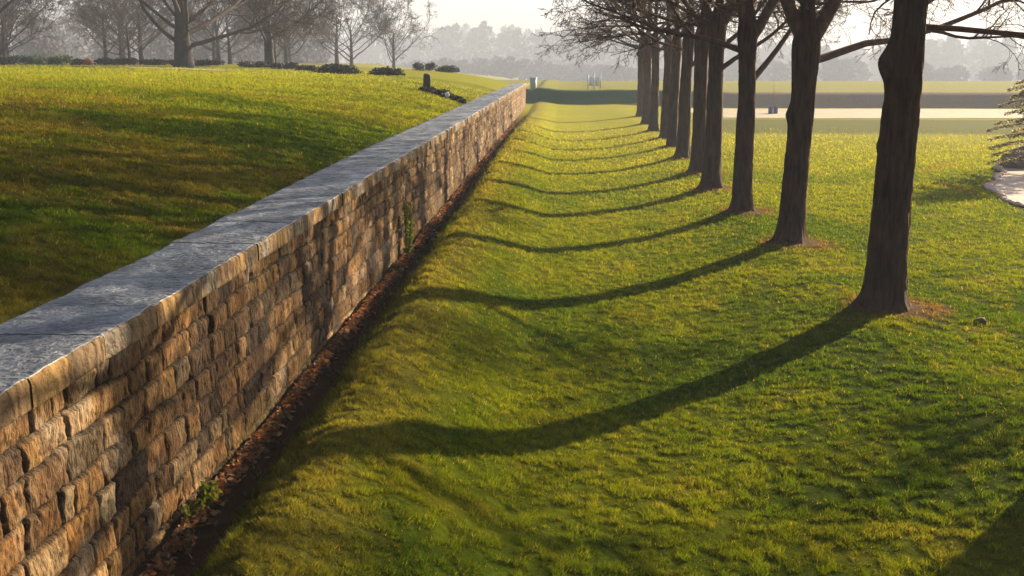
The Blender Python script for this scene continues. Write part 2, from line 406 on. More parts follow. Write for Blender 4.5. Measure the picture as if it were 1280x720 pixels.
# coping blocks
Vs = []; Fs = []; Cs = []; n = 0; y = 1.6; q = 0
while y < 80.6:
    L = rnd.uniform(.62, 1.02); y1 = min(y + L, 81)
    ny = int(np.clip(L / (.016 + .0016 * y), 5, 60))
    ly = np.linspace(y + .0015, y1 - .0015, ny)
    off = rnd.uniform(-.006, .007); zo = rnd.uniform(-.003, .003); tilt = rnd.uniform(-.01, .01)
    xb = float(cap_back(y)); xf = -2.755
    nx = 40 if y < 14 else 14
    prof = [(xb, 1.62)] + [(xb + (xf - xb) * t, 1.79) for t in np.linspace(0, 1, nx)]
    prof += [(xf + .008, 1.782), (xf + .013, 1.768)] + [(xf + .015, 1.768 - .135 * t) for t in np.linspace(.1, 1, 7 if y < 14 else 3)] + [(xf + .002, 1.622), (xf - .06, 1.620)]
    PX = np.array([p[0] for p in prof]); PZ = np.array([p[1] for p in prof])
    X, Y = np.meshgrid(PX, ly); Z = np.broadcast_to(PZ, X.shape).copy()
    endr = 1 - sst(0, .012, np.minimum(Y - y, y1 - Y))
    front = sst(xf - .12, xf, X)
    X = X + off * front + (Y - y) * tilt * front + .006 * (fbm(Y * 7, Z * 6 + q, 90, 2) - .5) * front - .008 * endr * front
    X = X + .02 * (fbm(Y * 1.2, Y * 0 + 2, 92, 2) - .5) * front
    top = (Z > 1.77)
    Z = Z + zo + top * (.032 * (fbm(X * 3 + Y * 1.1, Y * 2.4, 91, 4) - .5) + .014 * (fbm(X * 14 + Y * 5, Y * 9, 94, 2) - .5)) - .002 * endr * top
    V = np.stack([X, Y, Z], -1).reshape(-1, 3); m_, k_ = X.shape
    isf = (X > xf - .010) | (Z < 1.755)
    base = np.array([.9, .9, .9]) * rnd.uniform(.8, 1.2)
    fpal = .68 * np.array([(.30, .18, .06), (.26, .155, .055), (.22, .135, .06), (.13, .085, .045), (.32, .20, .07), (.16, .10, .045)])
    sub = np.floor((Y - y) / L * 2 + .3 * (fbm(Z * 9, Y * 3, 97, 2) - .5)).astype(int)
    cc = np.where(isf[..., None], fpal[(q * 7 + sub * 5 + (sub * q) % 3) % 6], base)
    Vs.append(V); Cs.append(cc.reshape(-1, 3)); Fs.append(grid_faces(m_, k_)[:, ::-1] + n)
    for row in (0, m_ - 1):
        idx = n + row * k_ + np.arange(k_); cidx = n + len(V) - 1
        a = idx[1:-1]; b2 = idx[2:]
        f = np.stack([np.full(len(a), idx[0]), a, b2], 1)
        Fs.append(f if row else f[:, ::-1])
    n += len(V); y = y1; q += 3
f4 = np.vstack([f for f in Fs if f.shape[1] == 4]); f3 = np.vstack([f for f in Fs if f.shape[1] == 3])
make_mesh('coping', np.vstack(Vs), [f4, f3], M['coping'], wall, np.vstack(Cs))

# ------------------------------------------------------------------ bare trees
class Crown:
    """branching skeleton -> one mesh (branches collected, tubes built in batches)"""
    def __init__(s, seed, twig=.0035, droop=.10, dens=1.0, maxlev=4, bud=0.0):
        s.r = random.Random(seed); s.b = {}; s.twig = twig; s.droop = droop; s.dens = dens; s.maxlev = maxlev; s.bud = bud; s.bp = []
    def branch(s, p, d, L, r0, lev, up=.05):
        r = s.r; G = r.gauss; n = {0: 12, 1: 9, 2: 6, 3: 4, 4: 3}.get(lev, 3)
        px, py, pz = map(float, p); dx, dy, dz = d; m = math.sqrt(dx * dx + dy * dy + dz * dz); dx /= m; dy /= m; dz /= m
        P = [(px, py, pz)]; D = [(dx, dy, dz)]; wob = .09 + .05 * lev; st = L / n
        for i in range(n):
            dx += G(0, wob); dy += G(0, wob); dz += G(0, wob) + (up if lev < 2 else -s.droop * (i / n))
            m = math.sqrt(dx * dx + dy * dy + dz * dz); dx /= m; dy /= m; dz /= m
            px += dx * st; py += dy * st; pz += dz * st; P.append((px, py, pz)); D.append((dx, dy, dz))
        tp = .72 if lev < s.maxlev else .6
        rad = [max(r0 * (1 - i / n * tp), s.twig) for i in range(n + 1)]
        s.b.setdefault((n + 1, {0: 10, 1: 7, 2: 5}.get(lev, 3)), []).append((P, rad))
        if lev >= s.maxlev - 1 and s.bud:
            for q in P[1:]:
                if r.random() < s.bud: s.bp.append((q[0] + G(0, .012), q[1] + G(0, .012), q[2] + G(0, .012)))
        if lev >= s.maxlev: return
        nc = int(round({0: 8, 1: 7, 2: 6, 3: 5}[lev] * s.dens * min(1.3, .6 + L / 4)))
        for i in range(nc):
            t = r.uniform(.18 if lev else .25, 1) ** .8; k = min(n - 1, int(t * n)); fr = t * n - k
            a, b = P[k], P[k + 1]; q = (a[0] + (b[0] - a[0]) * fr, a[1] + (b[1] - a[1]) * fr, a[2] + (b[2] - a[2]) * fr)
            e = D[min(k + 1, n)]; g = (G(0, 1), G(0, 1), G(0, 1))
            c = (e[1] * g[2] - e[2] * g[1], e[2] * g[0] - e[0] * g[2], e[0] * g[1] - e[1] * g[0]); m = math.sqrt(c[0] ** 2 + c[1] ** 2 + c[2] ** 2) + 1e-9
            ang = r.uniform(.45, 1.05); ca = cos(ang); sa = sin(ang) / m
            nz = e[2] * ca + c[2] * sa
            if lev < 2 and nz < -.1: nz *= .3
            s.branch(q, (e[0] * ca + c[0] * sa, e[1] * ca + c[1] * sa, nz), L * r.uniform(.32, .55) * (1.15 - .45 * t), max(rad[k] * r.uniform(.42, .68), s.twig), lev + 1, up)
    def build(s, name, mat, parent):
        mb = MB()
        for (m, n), L in s.b.items():
            P = np.array([x[0] for x in L]); rad = np.array([x[1] for x in L]); B = len(L)
            T = np.gradient(P, axis=1); T /= np.linalg.norm(T, axis=2)[..., None] + 1e-9
            ref = np.where(np.abs(T[:, :1, 2:3]) < .8, np.array([0, 0, 1.0]), np.array([1.0, 0, 0]))
            U = np.cross(T, np.broadcast_to(ref, T.shape)); U /= np.linalg.norm(U, axis=2)[..., None] + 1e-9
            W = np.cross(T, U); a = np.arange(n) * 2 * pi / n
            V = P[:, :, None] + rad[:, :, None, None] * (np.cos(a)[:, None] * U[:, :, None] + np.sin(a)[:, None] * W[:, :, None])
            i = np.arange(m - 1)[:, None] * n + np.arange(n)[None]; j = np.arange(m - 1)[:, None] * n + (np.arange(n)[None] + 1) % n
            f = np.stack([i, j, j + n, i + n], -1).reshape(-1, 4)
            mb.add(V.reshape(-1, 3), None, (f[None] + (np.arange(B) * m * n)[:, None, None]).reshape(-1, 4))
        if s.bp:
            V, F = leaf_tris(np.array(s.bp), s.twig * 1.35 + .006 * rng.random(len(s.bp)), 0, .6); mb.add(V, None, F)
        return mb.build(name, mat, parent, col=False)

def trunk_mesh(name, base, lean, H, r0, seed, mat, parent, sides=40, burls=(), dz=.07, top=.45, fork=None):
    r0 = r0 * .90; zs = np.arange(-.25, H, dz); a = np.arange(sides) * 2 * pi / sides
    A, Z = np.meshgrid(a, zs)
    t = np.clip(Z / H, 0, 1)
    rad = r0 * (1 - (1 - top) * t ** 1.3)
    lob = .5 + .5 * np.cos(A * 5 + seed * 1.3 + .7 * np.sin(A * 2 + seed))
    rad = rad * (1 + (.55 + .75 * lob) * np.exp(-np.maximum(Z, -.1) / .15) * .36 + .16 * np.exp(-np.maximum(Z, 0) / .8))
    if fork: rad = rad * (1 + .30 * np.exp(-((Z - fork) / .5) ** 2)) * (1 - .38 * sst(fork, fork + .7, Z))
    rad = rad + r0 * .16 * (fbm(np.cos(A) * 1.1 + seed, np.sin(A) * 1.1 + Z * .55, seed, 3) - .5)
    ca, sa = np.cos(A), np.sin(A)
    A2 = np.abs(A - pi); fur = fbm(A2 * 10.0, Z * 1.3 + 2 * vn(A2 * 3, Z * .8, seed + 3), seed + 5, 3)
    rad = rad + .012 - .055 * np.abs(fur - .5) * 2 + .018 * (fbm(A2 * 16, Z * 6, seed + 8, 2) - .5)
    for (bz, ba, bh, bw) in burls:
        dd = (np.mod(A - ba + pi, 2 * pi) - pi) * r0
        rad = rad + bh * np.exp(-((Z - bz) / bw) ** 2 - (dd / (bw * 1.1)) ** 2)
    cx = base[0] + lean[0] * Z + .05 * np.sin(Z * 1.1 + seed) * t * 1.5; cy = base[1] + lean[1] * Z
    V = np.stack([cx + rad * ca, cy + rad * sa, base[2] + Z], -1).reshape(-1, 3)
    m_ = len(zs)
    i = np.arange(m_ - 1)[:, None] * sides + np.arange(sides)[None]; j = np.arange(m_ - 1)[:, None] * sides + (np.arange(sides)[None] + 1) % sides
    o = make_mesh(name, V, np.stack([i, j, j + sides, i + sides], -1).reshape(-1, 4), mat, parent)
    def at(z):
        tt = min(1, max(0, z / H))
        return np.array([base[0] + lean[0] * z + .05 * sin(z * 1.1 + seed) * tt * 1.5, base[1] + lean[1] * z, base[2] + z]), r0 * (1 - (1 - top) * tt ** 1.3)
    return o, at

def dirv(az, el):
    return (cos(R(az)) * cos(R(el)), sin(R(az)) * cos(R(el)), sin(R(el)))

GR = 'row of bare trees along the lawn'
ORD = ['', 'nearest', 'second', 'third', 'fourth', 'fifth', 'sixth', 'seventh', 'eighth', 'ninth', 'tenth', 'farthest']
# per tree: trunk radius, lean, fork height, list of hand-set limbs (z, azimuth, elevation, length, radius)
SPEC = {
 0: (.27, (.0, 0), None, [(3.9, 150, 30, 3.2, .06), (4.6, 200, 35, 3.5, .07)]),
 1: (.275, (.003, 0), None, [(3.95, 34, 20, 6.0, .046), (3.78, 30, 2, 6.6, .044), (5.0, 120, 30, 4.0, .07), (5.3, 20, 25, 4.2, .07), (6.0, 200, 35, 4.5, .07)]),
 2: (.255, (.022, 0), 3.6, [(3.3, 44, 11, 6.6, .080), (3.55, 25, 56, 5.2, .145), (3.95, 52, 26, 5.0, .06), (3.6, 172, 60, 4.8, .14), (4.3, 190, 35, 4.0, .07)]),
 3: (.225, (-.006, 0), 4.0, [(2.75, 42, 40, 4.2, .078), (3.7, 20, 62, 4.8, .13), (3.5, 188, 24, 3.8, .07), (3.7, 175, 66, 4.8, .125), (4.4, 150, 30, 3.5, .06)]),
 4: (.25, (.004, 0), 4.2, [(3.0, 44, 42, 3.9, .07), (3.5, 46, 36, 4.2, .07), (4.0, 172, 62, 4.5, .13), (4.0, 15, 64, 4.5, .12), (4.2, 190, 20, 3.6, .06)]),
}
for i, (tx, ty) in enumerate(TREES):
    if i in SPEC: r0, lean, fk, limbs = SPEC[i]
    else:
        rr = random.Random(100 + i); r0 = rr.uniform(.21, .255); lean = (rr.uniform(-.015, .015), 0); fk = 4.0
        limbs = [(rr.uniform(3.0, 4.2), rr.uniform(-20, 20), rr.uniform(30, 50), 3.4, .07), (rr.uniform(3.6, 4.6), 180 + rr.uniform(-25, 25), rr.uniform(8, 25), 4.2, .06),
                 (rr.uniform(4, 5), 180 + rr.uniform(-20, 20), rr.uniform(45, 65), 4.2, .09)]
    z0 = float(hgt(tx, ty))
    if i == 0: lab = 'bare tree out of frame at right whose trunk shadow crosses the near lawn corner'
    else: lab = f'bare tree, {ORD[i]} to the viewer in the row along the lawn'
    if i == 1: lab = 'nearest and thickest bare tree of the row, with a knob on its left side'
    if i == 2: lab = 'second bare tree of the row, forking low into wide spreading limbs'
    T = thing('bare_tree', lab, 'tree', (tx, ty, z0), GR)
    burls = {1: [(3.3, pi * 1.02, .15, .2), (2.2, pi * 1.05, .04, .1)], 2: [(2.35, pi, .07, .14)]}.get(i, [])
    o, at = trunk_mesh('trunk', (0, 0, 0), lean, 9.5, r0, i + 3, M['bark'], T, sides=96 if i < 4 else 32, burls=burls, dz=.045 if i < 4 else .14, top=.4, fork=fk)
    c = Crown(521 + i, twig=.0032 + .00006 * ty, droop=.16, dens=1.0 if i < 5 else .72, bud=.9 if i < 8 else .5)
    for (z, az, el, L, r) in limbs:
        p, rt = at(z); c.branch(p, dirv(az, el), L, r, 0 if r > .05 else 1, .03)
    rr = random.Random(900 + i); nl = 9 if i < 5 else 4
    for q in range(16 if i in (1, 2) else 10 if i < 6 else 4):          # thin low boughs
        z = rr.uniform(4.2, 5.8); p, rt = at(z); c.branch(p, dirv(rr.choice([20, 40, 60, 10, 200, 60] if i in (1, 2) else [40, 60, 200, 220, 50]) + rr.uniform(-25, 25), rr.uniform(0, 25)), rr.uniform(2.6, 4.2), rr.uniform(.018, .03), 1, .0)
    for q in range(nl):
        z = 4.6 + (9.3 - 4.6) * q / (nl - 1); p, rt = at(z); az = q * 137.5 + rr.uniform(-25, 25)
        c.branch(p, dirv(az, rr.uniform(12, 40) + 22 * q / nl), rr.uniform(3.2, 4.6) * (1 - .35 * q / nl), rt * rr.uniform(.35, .55), 0, .03)
    if i in (8, 10):     # low drooping limb over the lawn
        p, rt = at(rr.uniform(4.4, 5.2)); c.branch(p, dirv(180 + rr.uniform(-30, 30), -2), 4.6, .06, 0, -.02)
    c.build('crown', M['twig'], T)

T = thing('bare_tree', 'bare tree standing out of frame at right whose branches shade the near lawn', 'tree', (15.0, 18.6, float(hgt(15.0, 18.6))))
o, at = trunk_mesh('trunk', (0, 0, 0), (0, 0), 8.5, .25, 77, M['bark'], T, sides=20, dz=.15)
c = Crown(777, twig=.006, dens=.6, maxlev=4); rr = random.Random(778)
for q in range(0, 12, 2):
    z = 3.0 + 5.2 * q / 11; p, rt = at(z); c.branch(p, dirv(q * 137.5 + 170, rr.uniform(10, 40) + 20 * q / 11), rr.uniform(3.2, 4.6) * (1 - .3 * q / 11), rt * rr.uniform(.4, .6), 0, .03)
c.build('crown', M['twig'], T)

# big spreading trees on the bank top, and bare trees behind them
def spreading(seed, H, r0, low, Lf=None, mats=('bark_far', 'twig_far'), maxlev=4, dens=1.0, nl=13, twig=.012):
    T = bpy.data.objects.new('bare_tree', None); COL.objects.link(T)
    o, at = trunk_mesh('trunk', (0, 0, 0), (random.Random(seed).uniform(-.02, .02), 0), H, r0, seed, M[mats[0]], T, sides=20, dz=.2, top=.25)
    c = Crown(seed, twig=twig, droop=.12, dens=dens, maxlev=maxlev); rr = random.Random(seed + 1)
    for q in range(nl):
        z = low + (H * .97 - low) * (q / (nl - 1)) ** 1.1; p, rt = at(z)
        c.branch(p, dirv(q * 137.5 + rr.uniform(-20, 20), rr.uniform(8, 35) + (35 if not Lf else 46) * q / nl), (H * rr.uniform(.45, .62) * (1 - .4 * q / nl) if not Lf else Lf * rr.uniform(.8, 1.15)), rt * rr.uniform(.28, .45), 0, .05)
    c.build('crown', M[mats[1]], T)
    return T
def place(T, x, y, s, rz, lab, group):
    T.location = (x, y, float(hgt(x, y)) - .1); T.scale = (s, s, s); T.rotation_euler = (0, 0, rz)
    tag(T, lab, 'tree', group); return T
def dup(T):
    r = T.copy(); COL.objects.link(r)
    for ch in T.children:
        c = ch.copy(); COL.objects.link(c); c.parent = r
    return r
GB = 'large bare trees on top of the bank'
place(spreading(41, 5.0, .40, .9, Lf=6.6, nl=20), -18.8, 52, 1.15, .4, 'biggest bare tree on the bank, with a thick dark trunk', GB)
place(spreading(42, 4.8, .28, 1.2, Lf=6.0, nl=18), -17.3, 62, 1.1, 2.0, 'slimmer bare tree on the bank, right of the biggest one', GB)
place(spreading(43, 5.0, .38, 1.2, Lf=6.4, nl=18), -26.5, 45, 1.1, 1.0, 'bare tree at the left edge whose branches reach into the picture', GB)
protos = [spreading(s, 4.2, .2, .9, Lf=5.2, maxlev=3, dens=.9, nl=15, twig=.010) for s in (51, 52, 53, 54)]
GM = 'hazy bare trees behind the bank'
mid = [(-40, 74, 1.05), (-35, 80, .95), (-36.5, 68, .8), (-31, 77, 1.0), (-29.5, 90, 1.1), (-26, 82, .9), (-25.5, 98, 1.1), (-22.6, 86, .95), (-47, 88, 1.2), (-22.5, 105, 1.05),
       (-42, 100, 1.2), (-19.2, 96, .95), (-17.6, 110, 1.0), (-34.5, 104, 1.1), (-51, 80, 1.0), (-38, 90, 1.0), (-20.5, 75, .6), (-55, 98, 1.2), (-29, 70, .6)]
mid.sort(key=lambda t: t[0] / t[1])
for i, (x, y, s) in enumerate(mid):
    T = protos[i] if i < len(protos) else dup(protos[i % 4])
    place(T, x, y, s * rnd.uniform(.95, 1.1), rnd.uniform(0, 6.28), 'grey bare tree fading into the haze behind the bank', GM)

# far-off wood: one mass
mb = MB(); P = []; SZ = []; rr = random.Random(5)
SC = 2.3
def wtree(x, y, H, wid, zb=0):
    z0 = float(hgt(x, y, False))
    for q in range(int(230)):
        a = rr.uniform(0, 6.28); u = rr.random() ** .5; t = rr.random()
        rad = wid * u * (sin(pi * (t * .85 + .12)) ** .7)
        P.append((x + cos(a) * rad, y + sin(a) * rad, z0 + H * (.06 + .94 * t))); SZ.append(rr.uniform(.35, .8) * SC)
    mb.tube([(x, y, z0 - .3), (x + rr.uniform(-.3, .3), y, z0 + H * .7)], [.22, .08], 5, cap=False)
for row, (yr, sc, st) in enumerate([(400, 2.0, 5.5), (185, .85, 2.6), (235, 1.1, 3.2), (570, 3.0, 7.5), (700, 3.6, 8.0)]):
    SC = sc; x = -yr * .85
    while x < yr * .85:
        y = yr + rr.uniform(-30, 30); px = 704 + 1300 * x / y
        top = np.interp(px, [-400, 380, 430, 490, 540, 590, 640, 720, 800, 950, 1100, 1150, 1200, 1232, 1250, 1500], [8, 8, 28, 46, 40, 30, 36, 38, 46, 52, 62, 50, 44, 46, 70, 66])
        if row in (1, 2):
            if px > 425: break
            top = 30 + 16 * sin(x * .13) + (18 if px > 380 else 0)
        if row == 0: top = 78 + 6 * sin(x * .05) - (25 if px < 420 else 0)
        H = max(2.5, 3.4 + (77 - top) * y / 1300 - float(hgt(x, y, False))) * rr.uniform(.82, 1.04)
        wtree(x, y, H, st * rr.uniform(.7, 1.1)); x += st * rr.uniform(.5, .95)
V, F = leaf_tris(np.array(P), np.array(SZ), 0, .45); mb.add(V, None, F)
o = mb.build('far_wood', M['twig_far'], smooth=False, col=False)
tag(o, 'pale grey wood fading into haze beyond the lawn', 'wood', kind='stuff')

# ------------------------------------------------------------------ shrubs and clipped hedges on the bank top
def foliage(name, x, y, lx, ly, H, n, size, c1, c2, label, cat, group, box=False, mat='leaf', rz=0):
    H = H * .85
    z0 = float(hgt(x, y))
    u = rng.normal(size=(n, 3)); u /= np.linalg.norm(u, axis=1)[:, None]; u[:, 2] = np.abs(u[:, 2])
    if box: u = np.sign(u) * np.abs(u) ** .45
    rad = (rng.random(n) ** .35)[:, None]
    bumpy = 1 + .22 * (vn(u[:, 0] * 3 + x, u[:, 1] * 3 + u[:, 2] * 2, 3)[:, None] - .5) * 2
    Pp = u * rad * bumpy * np.array([lx / 2, ly / 2, H])
    Pp[:, 2] = np.maximum(Pp[:, 2], .02)
    V, F = leaf_tris(Pp, size * (.7 + .6 * rng.random(n)), 0, .6)
    k = rng.random((n, 1)); C = np.repeat(np.array(c1) * (1 - k) + np.array(c2) * k, 4, 0)
    o = make_mesh(name, V, F, M[mat], None, C, smooth=False); o.location = (x, y, z0); o.rotation_euler = (0, 0, rz)
    tag(o, label, cat, group); return o
def at_px(px, y, H=0):    # a place on the bank top, y metres ahead
    return (px - 704) / 1300 * y * 1.01, y
hedges = [  # px left, px right, distance, height, label, box
 (398, 456, 52, .56, 'long domed dark shrub on the bank, left of a shorter one', False), (466, 509, 55, .50, 'short domed dark shrub between two longer ones on the bank', False),
 (522, 549, 76, .68, 'square-cut dark hedge block on the bank above the marker stone', True), (549, 578, 78, .60, 'loose dark shrub at the right end of the bank shrubs', False),
 (308, 344, 60, .42, 'low dark hedge below the slimmer bare tree', True), (346, 380, 58, .40, 'low ragged dark hedge right of the slimmer bare tree', True), (378, 402, 56, .30, 'lowest dark hedge, touching the long domed shrub', True),
 (216, 285, 60, .40, 'low dark hedge in front of the biggest bare tree', True), (186, 214, 59, .36, 'short low hedge just left of the biggest bare tree', True),
 (128, 178, 58, .46, 'low dark hedge midway between the left edge and the biggest tree', True), (30, 98, 60, .62, 'long greenish clipped hedge near the left edge', True),
 (-20, 30, 60, .62, 'dark hedge cut off by the left edge', True), (98, 114, 58, .40, 'small dark bush beside the reddish bush', False)]
for k, (a, b_, y, H, lab, bx) in enumerate(hedges):
    x, y = at_px((a + b_) / 2, y); wd = (b_ - a) / 1300 * y
    c1, c2 = ((.008, .010, .010), (.018, .022, .018)) if k != 10 else ((.015, .035, .018), (.03, .06, .03))
    foliage('hedge' if bx else 'shrub', x, y, wd, 1.1, H, int(900 + 500 * wd), .06, c1, c2, lab, 'hedge' if bx else 'shrub', 'low hedges and shrubs along the bank top', bx)
x, y = at_px(118, 57); foliage('shrub', x, y, .5, .5, .42, 500, .05, (.22, .05, .02), (.3, .1, .04), 'small reddish bush in the hedge line on the bank', 'shrub', 'low hedges and shrubs along the bank top')

# marker stone and the planted strip running down to the wall
mx, my = -5.55, 43.0
mz = float(hgt(mx, my))
mb = MB(); zs_ = np.linspace(-.1, .74, 12)
ring = [(-.13, -.07), (.13, -.07), (.15, 0), (.13, .07), (-.13, .07), (-.15, 0)]
V = []
for q, z in enumerate(zs_):
    s = 1.02 - .10 * abs(z - .3) + .03 * rnd.uniform(-1, 1); s *= .75 if q == len(zs_) - 1 else 1
    V += [(a * s + .02 * z, b_ * s, z - (.05 if (q == len(zs_) - 1 and a > 0) else 0)) for a, b_ in ring]
V.append((.0, 0, .75)); nf = len(zs_); F4 = [(k * 6 + j, k * 6 + (j + 1) % 6, (k + 1) * 6 + (j + 1) % 6, (k + 1) * 6 + j) for k in range(nf - 1) for j in range(6)]
F3 = [((nf - 1) * 6 + j, (nf - 1) * 6 + (j + 1) % 6, nf * 6) for j in range(6)]
mb.add(V, F3, F4); o = mb.build('marker_stone', M['dark_stone'], None, smooth=False, col=False); o.location = (mx, my, mz)
tag(o, 'dark upright marker stone at the top of the planted strip', 'stone')
strip = [(-5.62, 42.6, .62, .22), (-5.3, 42.9, .55, .30), (-5.05, 42.4, .6, .26), (-4.75, 42.5, .5, .34), (-4.55, 41.9, .55, .28), (-4.3, 41.8, .45, .22), (-4.12, 41.3, .5, .26), (-3.92, 41.0, .4, .20)]
slab = ['at the foot of the marker stone, left side', 'just right of the marker stone', 'third down the planted strip', 'tallest, in the middle of the planted strip', 'beside the small white stone', 'fourth from the wall in the planted strip', 'next to last before the wall coping', 'touching the wall coping at the strip end']
slab[5] = 'small, just below the small white stone'
for k, (x, y, wd, H) in enumerate(strip):
    foliage('dark_plant', x, y, wd, .5, H, 420, .045, (.012, .014, .012), (.035, .035, .028), 'low dark plant ' + slab[k], 'plant', 'low dark plants stepping down the bank')
mb = MB(); mb.rock((0, 0, .07), (.10, .08, .11), seed=3, c=(2, 2, 2)); o = mb.build('white_stone', M['rock']); o.location = (-4.55, 41.5, float(hgt(-4.55, 41.5)) + .08)
tag(o, 'small white stone among the dark plants on the bank', 'stone')

# ------------------------------------------------------------------ far furniture
def z_(x, y): return float(hgt(x, y))
t = thing('notice_board', 'pale blue double notice board standing at the far edge of the lawn', 'notice board', (2.7, 92.6, z_(2.7, 92.6)))
for dx in (-.52, .0, .55):
    mb = MB(); mb.tube([(dx, 0, -.1), (dx, 0, 1.25 + .1 * (dx == 0))], .045, 8, c=(.25, .3, .4)); mb.build('post', M['paint'], t)
for a, b_ in ((-.42, -.08), (.1, .45)):
    mb = MB(); mb.box((a, -.03, .25), (b_, .03, 1.0), c=(.7, .8, 1.05)); mb.build('panel', M['paint'], t, smooth=False)
t = thing('litter_bin', 'small blue-grey bin past the far end of the wall', 'bin', (-2.5, 89.5, z_(-2.5, 89.5)))
mb = MB(); mb.tube([(0, 0, 0), (0, 0, .1), (0, 0, .85)], [.24, .26, .30], 12, c=(.3, .4, .48)); mb.build('body', M['paint'], t)
mb = MB(); mb.tube([(0, 0, .87), (0, 0, .93), (0, 0, .97)], [.33, .33, .2], 12, c=(.3, .4, .5)); mb.build('lid', M['paint'], t)
px_, py_ = 14.0, 71.0
t = thing('post', 'thin post with two small dark blue boxes on the pale path', 'post', (px_, py_, z_(px_, py_)))
mb = MB(); mb.tube([(0, 0, -.1), (0, 0, 2.2)], .02, 6, c=(.2, .2, .22)); mb.build('pole', M['paint'], t)
for dx in (-.17, .17):
    mb = MB(); mb.box((dx - .12, -.12, 0.02), (dx + .12, .12, .5), c=(.10, .10, .28)); mb.build('box', M['paint'], t, smooth=False)

# ------------------------------------------------------------------ gravel bed, rock, conifer at right
a = np.linspace(R(95), R(225), 260); rr_ = np.linspace(.5, 1, 60)
A, RR = np.meshgrid(a, rr_)
wobb = 1 + .004 * np.sin(A * 29 + 1) + .002 * np.sin(A * 83)
BX = BCX + RR * BR * wobb * np.cos(A); BY = BCY + RR * BR * wobb * np.sin(A)
sheet('gravel_bed', BX, BY, M['gravel'], 'pale pinkish gravel bed at the right edge of the lawn', 'gravel bed', .03)
mb = MB()
k = 0; ang = 0
while ang < 2 * pi:
    wb = 1 + .004 * sin(ang * 29 + 1) + .002 * sin(ang * 83)
    ex, ey = BCX + BR * wb * cos(ang), BCY + BR * wb * sin(ang)
    if ex < 17.5 and ey > 19:
        mb2 = MB(); s = rnd.uniform(.07, .14); mb2.rock((0, 0, .04), (s, s * .9, s * .5), c=[v * rnd.uniform(.7, 1.1) for v in (1.5, 1.3, 1.25)], seed=k, nu=8, nv=6)
        o = mb2.build('edging_stone', M['rock']); o.location = (ex, ey, z_(ex, ey)); tag(o, 'small pinkish stone edging the gravel bed', 'stone', 'edging stones round the gravel bed')
    k += 1; ang += rnd.uniform(.005, .009)
mb = MB(); mb.rock((0, 0, .25), (.62, .5, .42), seed=8, c=(.62, .66, .72), nu=20, nv=12); o = mb.build('boulder', M['rock']); o.location = (15.0, 34.8, z_(15.0, 34.8))
tag(o, 'grey boulder at the gravel bed edge under the conifer', 'rock')
cx_, cy_ = 15.1, 33.0
t = thing('small_conifer', 'small evergreen conifer with layered drooping boughs at the right edge', 'tree', (cx_, cy_, z_(cx_, cy_)))
mb = MB(); mb.tube([(0, 0, -.1), (.03, 0, 1.2), (0, .02, 3.4)], [.09, .06, .02], 10); mb.build('trunk', M['bark'], t, col=False)
mb = MB(); Pn = []; Dn = []
cr = random.Random(77)
for q in range(84):
    z = .35 + 3.0 * (q / 83); az = q * 2.4 + cr.uniform(-.3, .3); L = (1.15 + 1.0 * (1 - q / 83) ** .8) * cr.uniform(.75, 1.08)
    if z > 2.9: L *= .75
    n_ = 9; pts = []
    for s in range(n_ + 1):
        u = s / n_; pts.append((cos(az) * L * u, sin(az) * L * u, z + .22 * u * L - .30 * u * u * L))
    mb.tube(pts, np.linspace(.022, .005, n_ + 1), 5, c=(.08, .05, .035), cap=False)
    for s in range(260):
        u = cr.random() ** .6; k = u * n_; i0 = min(n_ - 1, int(k)); p = np.array(pts[i0]) * (1 - (k - i0)) + np.array(pts[i0 + 1]) * (k - i0)
        wdt = .26 * (1.15 - u) + .05; lat = cr.uniform(-1, 1) * wdt
        Pn.append((p[0] - sin(az) * lat, p[1] + cos(az) * lat, p[2] + cr.uniform(-.05, .05) - abs(lat) * .25))
V, F = leaf_tris(np.array(Pn), .035 + .02 * rng.random(len(Pn)), .5, .35)
k = rng.random((len(Pn), 1)); pale = (rng.random((len(Pn), 1)) < .34)  # pale leaves: highlights on lit tips painted into the colour
C = np.array([.03, .04, .022]) * (1 - k) + np.array([.075, .075, .035]) * k; C = np.where(pale, np.array([.42, .35, .24]), C)
mb.add(V, None, F, np.repeat(C, 4, 0)); mb.build('crown', M['leaf'], t, smooth=False)

# ------------------------------------------------------------------ small things on the lawn
mb = MB(); V, F = leaf_tris(np.array([(0, 0, .05)] * 1), np.array([.09]), .6, .7); mb.add(V, None, F, (.6, .2, .06))
V2, F2 = leaf_tris(np.array([(.05, .02, .06)]), np.array([.07]), .6, .7); mb.add(V2, None, F2, (.6, .25, .1))
o = mb.build('fallen_leaf', M['dry_leaf'], smooth=False); o.location = (1.95, 37.6, z_(1.95, 37.6) + .03); tag(o, 'single orange fallen leaf on the lawn between tree shadows', 'leaf')
mb = MB(); mb.rock((0, 0, .02), (.085, .06, .05), seed=4, c=(.2, .14, .1)); o = mb.build('earth_clod', M['rock']); o.location = (5.6, 13.75, z_(5.6, 13.75) + .01); tag(o, 'dark clod of earth on the lawn right of the nearest tree', 'clod')

